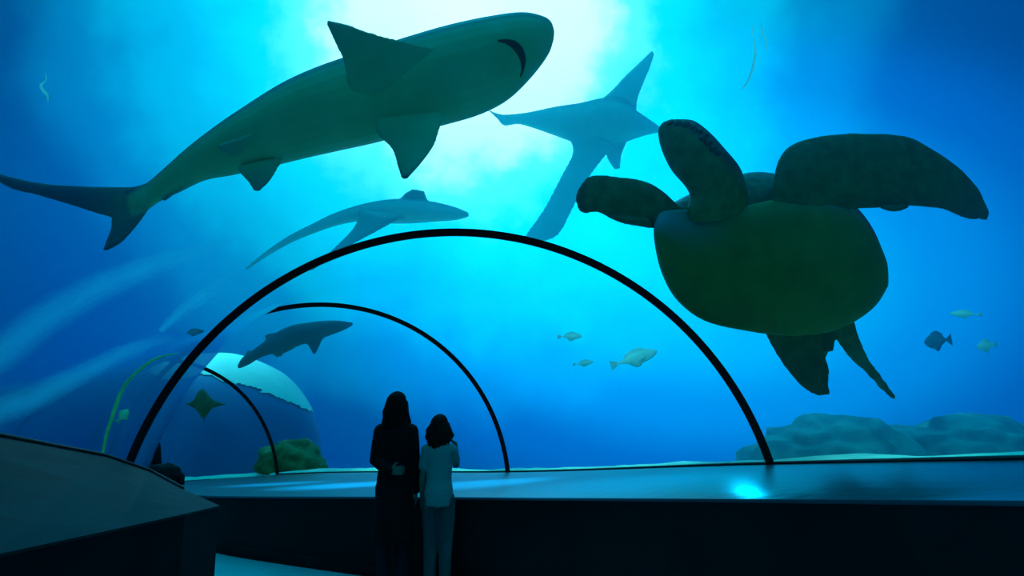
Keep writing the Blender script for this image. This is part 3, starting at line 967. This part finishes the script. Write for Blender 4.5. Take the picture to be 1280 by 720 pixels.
def person(label, loc, h, arms, hy, ht, coat, mats, yaw=0, wide=1.0):
    k = h / 1.65
    V = lambda x, y, z: Vector((x * wide, y, z)) * k
    bm = bmesh.new()
    w = .92
    # trunk
    loft(bm, [(V(0, 0, .78), V(.10, 0, 0), V(0, .08, 0)), (V(0, 0, .83), V(.155, 0, 0), V(0, .115, 0)), (V(0, -.005, .92), V(.165, 0, 0), V(0, .12, 0)), (V(0, 0, 1.03), V(.13, 0, 0), V(0, .095, 0)), (V(0, .01, 1.16), V(.14, 0, 0), V(0, .105, 0)),
              (V(0, .0, 1.27), V(.155, 0, 0), V(0, .1, 0)), (V(0, -.01, 1.34), V(.15, 0, 0), V(0, .075, 0)), (V(0, -.01, 1.385), V(.075, 0, 0), V(0, .055, 0))], 24)
    tube(bm, [(V(0, -.012, 1.34), .056 * k), (V(0, -.005, 1.42), .05 * k), (V(0, .01, 1.49), .048 * k)], 14)
    hc = V(0, .03, 1.535)
    HL, HR = head(bm, hc, .225 * k, hy, ht)
    for s in (-1, 1):
        tube(bm, [(V(.085 * s, 0, .86), .088 * k), (V(.09 * s, .005, .66), .074 * k), (V(.09 * s, .012, .48), .054 * k), (V(.09 * s, -.008, .34), .053 * k), (V(.092 * s, -.015, .2), .04 * k), (V(.094 * s, -.02, .085), .034 * k)], 16)
        tube(bm, [(V(.094 * s, -.045, .04), .034 * k), (V(.1 * s, .05, .035), .034 * k), (V(.11 * s, .13, .025), .026 * k), (V(.113 * s, .165, .022), .018 * k)], 12)
        A = arms[s]
        sh = V(.155 * s, -.01, 1.315); el = V(*A['elbow']); wr = V(*A['wrist'])
        tube(bm, [(sh, .05 * k), (sh.lerp(el, .4), .044 * k), (el, .036 * k), (el.lerp(wr, .3), .036 * k), (wr, .024 * k)], 14)
        hand(bm, wr, Vector(A['dir']), Vector(A['palm']), Vector(A['thumb']), k * 1.0, A.get('curl', .5))
    bodym = weld(bm, 'person', .0065, None, iters=3)
    o = link('person', bodym, mats['skin'])
    tag(o, label, 'person')
    # eyes
    for s in (-1, 1):
        b2 = bmesh.new()
        bmesh.ops.create_uvsphere(b2, u_segments=12, v_segments=8, radius=.05 * .225 * k, matrix=Matrix.Translation(HL(.14 * s, .34, .02)))
        link('eye', to_mesh(b2, 'eye'), M['eye'], o)
    # hair: cap plus fall down the back, wavy strands
    b2 = bmesh.new()
    secs = []
    for z, w, f, b in ((-.02, .37, .12, .5), (.14, .385, .26, .52), (.28, .365, .36, .49), (.4, .3, .33, .42), (.49, .21, .24, .29), (.545, .1, .11, .14), (.56, .03, .03, .03)):
        secs.append((HL(0, (f - b) / 2, z), HR @ Vector((w * .225 * k, 0, 0)), HR @ Vector((0, (f + b) / 2 * .225 * k, 0))))
    loft(b2, secs, 28)
    hl = mats['hair_len']
    for q in range(17):
        a = math.radians(-100 + 200 * q / 16)
        sx, cy = math.sin(a), -math.cos(a)
        top = HL(.33 * sx, .42 * cy - .03, .1)
        L = hl * (1 - .25 * abs(sx)) * k
        wv = .012 * k * math.sin(q * 2.3)
        spread = mats.get('spread', 1.0)
        pts = [(top, .026 * k), (top + Vector((.012 * sx * spread + wv, .008 * cy, -.3 * L)), .028 * k), (top + Vector((.02 * sx * spread - wv, -.005 + .01 * cy, -.65 * L)), .025 * k), (top + Vector((.012 * sx * spread + wv, .0 + .012 * cy, -L)), .012 * k)]
        tube(b2, pts, 8)
    link('hair', weld(b2, 'hair', .007, None, iters=2), mats['hair'], o)
    # upper garment with sleeves
    b2 = bmesh.new()
    if coat == 'coat':
        loft(b2, [(V(.005, -.01, .40), V(.205, 0, 0), V(0, .15, 0)), (V(.005, -.01, .42), V(.215, 0, 0), V(0, .16, 0)), (V(.005, -.01, .60), V(.2, 0, 0), V(0, .155, 0)), (V(0, -.008, .80), V(.187, 0, 0), V(0, .145, 0)), (V(0, -.005, .93), V(.182, 0, 0), V(0, .138, 0)), (V(0, 0, 1.05), V(.162, 0, 0), V(0, .12, 0)),
                  (V(0, .005, 1.18), V(.172, 0, 0), V(0, .128, 0)), (V(0, 0, 1.29), V(.18, 0, 0), V(0, .118, 0)), (V(0, -.01, 1.355), V(.16, 0, 0), V(0, .09, 0)), (V(0, -.012, 1.405), V(.085, 0, 0), V(0, .07, 0)), (V(0, -.01, 1.43), V(.068, 0, 0), V(0, .062, 0))], 32)
        sl, cuff = .064, 1.0
    else:
        loft(b2, [(V(0, -.005, .80), V(.17, 0, 0), V(0, .13, 0)), (V(0, -.005, .83), V(.178, 0, 0), V(0, .135, 0)), (V(0, -.005, .93), V(.178, 0, 0), V(0, .133, 0)), (V(0, 0, 1.04), V(.155, 0, 0), V(0, .115, 0)), (V(0, .008, 1.17), V(.16, 0, 0), V(0, .122, 0)), (V(0, 0, 1.28), V(.168, 0, 0), V(0, .112, 0)),
                  (V(0, -.01, 1.35), V(.15, 0, 0), V(0, .085, 0)), (V(0, -.01, 1.395), V(.08, 0, 0), V(0, .065, 0)), (V(0, -.01, 1.41), V(.07, 0, 0), V(0, .06, 0))], 32)
        sl, cuff = .058, mats.get('sleeve', .9)
    for s in (-1, 1):
        A = arms[s]
        sh = V(.15 * s, -.01, 1.315); el = V(*A['elbow']); wr = V(*A['wrist'])
        if cuff > .5:
            tube(b2, [(sh, (sl + .004) * k), (sh.lerp(el, .5), sl * k), (el, (sl - .008) * k), (el.lerp(wr, .5), (sl - .014) * k), (el.lerp(wr, min(.96, cuff)), (sl - .02) * k)], 16)
        else:
            tube(b2, [(sh, (sl + .004) * k), (sh.lerp(el, .3), sl * k), (sh.lerp(el, .62), (sl) * k)], 16)
    link('coat' if coat == 'coat' else 'shirt', weld(b2, 'garment', .009, None, iters=3), mats['top'], o)
    # trousers
    b2 = bmesh.new()
    loft(b2, [(V(0, -.003, .80), V(.16, 0, 0), V(0, .118, 0)), (V(0, -.003, .86), V(.172, 0, 0), V(0, .127, 0)), (V(0, -.003, .95), V(.168, 0, 0), V(0, .125, 0)), (V(0, 0, 1.0), V(.145, 0, 0), V(0, .11, 0))], 28)
    for s in (-1, 1):
        tube(b2, [(V(.085 * s, 0, .85), .096 * k), (V(.09 * s, .005, .66), .085 * k), (V(.09 * s, .01, .48), .068 * k), (V(.091 * s, -.006, .3), .062 * k), (V(.094 * s, -.015, .12), .056 * k), (V(.095 * s, -.015, .06), .057 * k)], 18)
    link('trousers', weld(b2, 'trousers', .009, None, iters=3), mats['bottom'], o)
    for s in (-1, 1):
        b2 = bmesh.new()
        loft(b2, [(V(.094 * s, -.095, .045), V(.022, 0, 0), V(0, 0, .034)), (V(.094 * s, -.075, .05), V(.04, 0, 0), V(0, 0, .05)), (V(.096 * s, -.01, .05), V(.042, 0, 0), V(0, 0, .05)), (V(.102 * s, .07, .042), V(.047, 0, 0), V(0, 0, .042)), (V(.108 * s, .14, .036), V(.045, 0, 0), V(0, 0, .036)), (V(.112 * s, .185, .028), V(.03, 0, 0), V(0, 0, .026)), (V(.113 * s, .2, .025), V(.012, 0, 0), V(0, 0, .014))], 18)
        link('shoe', to_mesh(b2, 'shoe'), M['shoe'], o)
    o.location = loc
    o.rotation_euler = (0, 0, yaw)
    return o


def ground(px, py):
    r = ray(px, py)
    return EYE + r * (-EYE.z / r.z)


mloc = P(491, 700, 6.36); mloc.z = 0
mother = person('taller person from behind, long dark hair and long black coat, facing the tank', mloc, 1.655, {
    -1: {'elbow': (-.185, -.07, 1.07), 'wrist': (-.03, -.15, .99), 'dir': (1, -.1, .1), 'palm': (0, -1, .1), 'thumb': (0, -.2, 1), 'curl': .7},
    1: {'elbow': (.19, -.02, 1.05), 'wrist': (.205, .05, .82), 'dir': (.05, .15, -1), 'palm': (-1, 0, 0), 'thumb': (0, 1, 0), 'curl': .5}},
    -.35, .12, 'coat', {'skin': M['skin'], 'hair': M['hair'], 'hair_len': .34, 'top': M['coat'], 'bottom': M['trouser'], 'spread': 1.2}, wide=.84)
cloc = P(547, 700, 6.3); cloc.z = 0
child = person('smaller person from behind in pale shirt, hand raised beside the face', cloc, 1.46, {
    -1: {'elbow': (-.2, .0, 1.07), 'wrist': (-.21, .06, .86), 'dir': (-.1, .2, -1), 'palm': (1, 0, 0), 'thumb': (0, 1, 0), 'curl': .6},
    1: {'elbow': (.2, .1, 1.17), 'wrist': (.175, .16, 1.37), 'dir': (-.7, .2, .7), 'palm': (-1, .1, 0), 'thumb': (0, -1, .3), 'curl': .55}},
    -.3, .2, 'shirt', {'skin': M['skin'], 'hair': M['brown_hair'], 'hair_len': .22, 'top': M['shirt'], 'bottom': M['grey_trouser'], 'spread': 1.8, 'sleeve': .4}, wide=.78)

# ------------------------------------------------------------------ light
S_DIR = ray(560, 70).normalized()
RIGHT = Vector((1, 0, 0))
RIGHT = (RIGHT - S_DIR * RIGHT.dot(S_DIR)).normalized()
UP = RIGHT.cross(S_DIR).normalized()
w = bpy.data.worlds.new('daylight_in_water')
SC.world = w
w.use_nodes = True
nt = w.node_tree
nt.nodes.clear()
out = nt.nodes.new('ShaderNodeOutputWorld')
bg = nt.nodes.new('ShaderNodeBackground')
nt.links.new(bg.outputs[0], out.inputs['Surface'])
tc = nt.nodes.new('ShaderNodeTexCoord')


def vmath(op, a, b=None):
    n = nt.nodes.new('ShaderNodeVectorMath'); n.operation = op
    for i, x in enumerate((a, b)):
        if x is None: continue
        if isinstance(x, (tuple, Vector)): n.inputs[i].default_value = tuple(x)
        else: nt.links.new(x, n.inputs[i])
    return n


def fmath(op, a, b=None, clamp=False):
    n = nt.nodes.new('ShaderNodeMath'); n.operation = op; n.use_clamp = clamp
    for i, x in enumerate((a, b)):
        if x is None: continue
        if isinstance(x, (int, float)): n.inputs[i].default_value = x
        else: nt.links.new(x, n.inputs[i])
    return n.outputs[0]


def radial(centre, kx, ky, wob=0.0):
    """distance of the view direction from a centre direction, in tangent units"""
    c = centre.normalized()
    r = (Vector((1, 0, 0)) - c * c.x).normalized()
    u = r.cross(c).normalized()
    d = tc.outputs['Generated']
    z = fmath('MAXIMUM', vmath('DOT_PRODUCT', d, c).outputs['Value'], .03)
    x = fmath('DIVIDE', vmath('DOT_PRODUCT', d, r).outputs['Value'], z)
    y = fmath('DIVIDE', vmath('DOT_PRODUCT', d, u).outputs['Value'], z)
    x = fmath('MULTIPLY', x, kx); y = fmath('MULTIPLY', y, ky)
    rr = fmath('SQRT', fmath('ADD', fmath('MULTIPLY', x, x), fmath('MULTIPLY', y, y)))
    if wob:
        n = nt.nodes.new('ShaderNodeTexNoise')
        n.inputs['Scale'].default_value = 9; n.inputs['Detail'].default_value = 6; n.inputs['Roughness'].default_value = .6
        nt.links.new(d, n.inputs['Vector'])
        rr = fmath('ADD', rr, fmath('MULTIPLY', fmath('SUBTRACT', n.outputs['Fac'], .5), wob))
    return rr


def ramp(fac, stops, top):
    n = nt.nodes.new('ShaderNodeValToRGB')
    n.color_ramp.interpolation = 'B_SPLINE' if False else 'EASE'
    els = n.color_ramp.elements
    while len(els) < len(stops): els.new(.5)
    for e, (p, c) in zip(els, stops):
        e.position = p / top; e.color = (*c, 1)
    nt.links.new(fmath('DIVIDE', fac, top, True), n.inputs['Fac'])
    return n.outputs['Color']


core = ramp(radial(ray(585, 40), .9, .9, .17), [(0, (1, 1, 1)), (.12, (.85, 1, 1)), (.19, (.12, .72, .8)), (.25, (.0, .52, .62)), (.35, (0, .31, .4)), (.44, (0, .1, .19)), (.55, (0, .0, .03)), (.85, (0, 0, 0))], .85)
core_s = vmath('SCALE', core); core_s.inputs['Scale'].default_value = 1.75
wide = ramp(radial(ray(880, 350), 1.0, 1.7), [(0, (0, .68, 1.2)), (.16, (0, .58, 1.15)), (.3, (0, .3, .95)), (.45, (0, .08, .5)), (.62, (0, .012, .13)), (1.0, (0, .008, .25)), (1.5, (0, .003, .08))], 1.5)
tot = vmath('ADD', core_s.outputs[0], wide)
sep = nt.nodes.new('ShaderNodeSeparateXYZ')
nt.links.new(tc.outputs['Generated'], sep.inputs[0])
# green-tinted glow added below the horizon, as if off an unseen sea floor
low_glow = ramp(fmath('MULTIPLY', sep.outputs['Z'], -1.0, True), [(0, (0, 0, 0)), (.12, (0, 0, 0)), (.35, (0, .17, .105)), (1.0, (0, .27, .15))], 1.0)
# daylit water surface overhead
lid = ramp(fmath('MULTIPLY', sep.outputs['Z'], 1.0, True), [(0, (0, 0, 0)), (.6, (0, 0, 0)), (.78, (0, .5, .8)), (1.0, (.0, .75, 1.0))], 1.0)
lid_s = vmath('SCALE', lid); lid_s.inputs['Scale'].default_value = 1.4
tot = vmath('ADD', tot.outputs[0], low_glow)
tot = vmath('ADD', tot.outputs[0], lid_s.outputs[0])
nt.links.new(tot.outputs[0], bg.inputs['Color'])
bg.inputs['Strength'].default_value = 1.0

sun = bpy.data.lights.new('skylight_sun', 'SUN')
sun.energy = 0.25
sun.color = (.0, .62, 1.0)
sun.angle = math.radians(9)
so = bpy.data.objects.new('skylight_sun', sun)
COL.objects.link(so)
so.location = (0, 12, 13)
so.rotation_euler = Vector((.12, -.75, -1.0)).normalized().to_track_quat('-Z', 'Y').to_euler()

# nearest arch's foot spot, plus unseen fill spots added to brighten the sill
def sill_spot(loc, target, energy, angle):
    sp = bpy.data.lights.new('sill_downlight', 'SPOT')
    sp.energy = energy
    sp.color = (.0, .56, 1.0)
    sp.spot_size = math.radians(angle); sp.spot_blend = .9; sp.shadow_soft_size = .1
    spo = bpy.data.objects.new('sill_downlight', sp)
    COL.objects.link(spo)
    spo.location = loc
    spo.rotation_euler = (Vector(target) - Vector(loc)).to_track_quat('-Z', 'Y').to_euler()


h, n = surface_point(sill.data, 950, 607)
sill_spot(arc_point(PATH[SPAN], foot_angle(PATH[SPAN], 1.7), -.16), h, 24, 76)
for px, py, up, e, a in ((770, 606, 1.5, 300, 84), (600, 604, 1.8, 1100, 62), (440, 606, 1.8, 1500, 72), (345, 605, 1.6, 700, 66)):
    q, n = surface_point(sill.data, px, py)
    sill_spot(q + Vector((0, 0, up)), q, e, a)


def fill_spot(loc, target, energy, angle, col=(.06, .85, 1.0), soft=.05):
    l = bpy.data.lights.new('tank_flood', 'SPOT')
    l.energy = energy; l.color = col
    l.spot_size = math.radians(angle); l.spot_blend = .7; l.shadow_soft_size = soft
    lo = bpy.data.objects.new('tank_flood', l)
    COL.objects.link(lo)
    lo.location = loc
    lo.rotation_euler = (Vector(target) - Vector(loc)).to_track_quat('-Z', 'Y').to_euler()


# unseen fill lights added to brighten the sand bank, dome, strands and fish
for t in (.3, .55, .85, 1.15, 1.5, 1.85, 2.25, 2.65):
    row = PATH[int(t * SPAN)]
    b = arc_point(row, foot_angle(row, row[5]), .25)
    o_ = Vector((math.cos(row[3]), -math.sin(row[3]), 0))
    fill_spot(b + o_ * .55 + Vector((0, 0, 1.5)), b, 60, 76)
dc = dome.location
fill_spot(dc + Vector((-1.0, -1.5, 7.0)), dc + Vector((.2, -.6, 2.8)), 1000, 50)
for q, e in ((P(55, 108, 13), 120), (P(942, 75, 14), 200)):
    fill_spot(q + Vector((0, -2.0, 1.2)), q, e, 50)
fc = P(793, 447, 14.5)
fill_spot(fc + Vector((-1.0, -2.6, 2.2)), P(765, 440, 15), 240, 75)
fc = P(1215, 412, 16.2)
fill_spot(fc + Vector((-.6, -2.6, 2.2)), fc, 130, 60)

# ------------------------------------------------------------------ render look
vs = SC.view_settings
vs.view_transform = 'Standard'
vs.look = 'None'
vs.exposure = 0.0
vs.gamma = 1.0
vs.use_curve_mapping = False
cy = SC.cycles
cy.max_bounces = 10
cy.diffuse_bounces = 3
cy.glossy_bounces = 3
cy.transmission_bounces = 4
cy.volume_bounces = 4
cy.transparent_max_bounces = 16
cy.use_denoising = True
cy.sample_clamp_indirect = 6
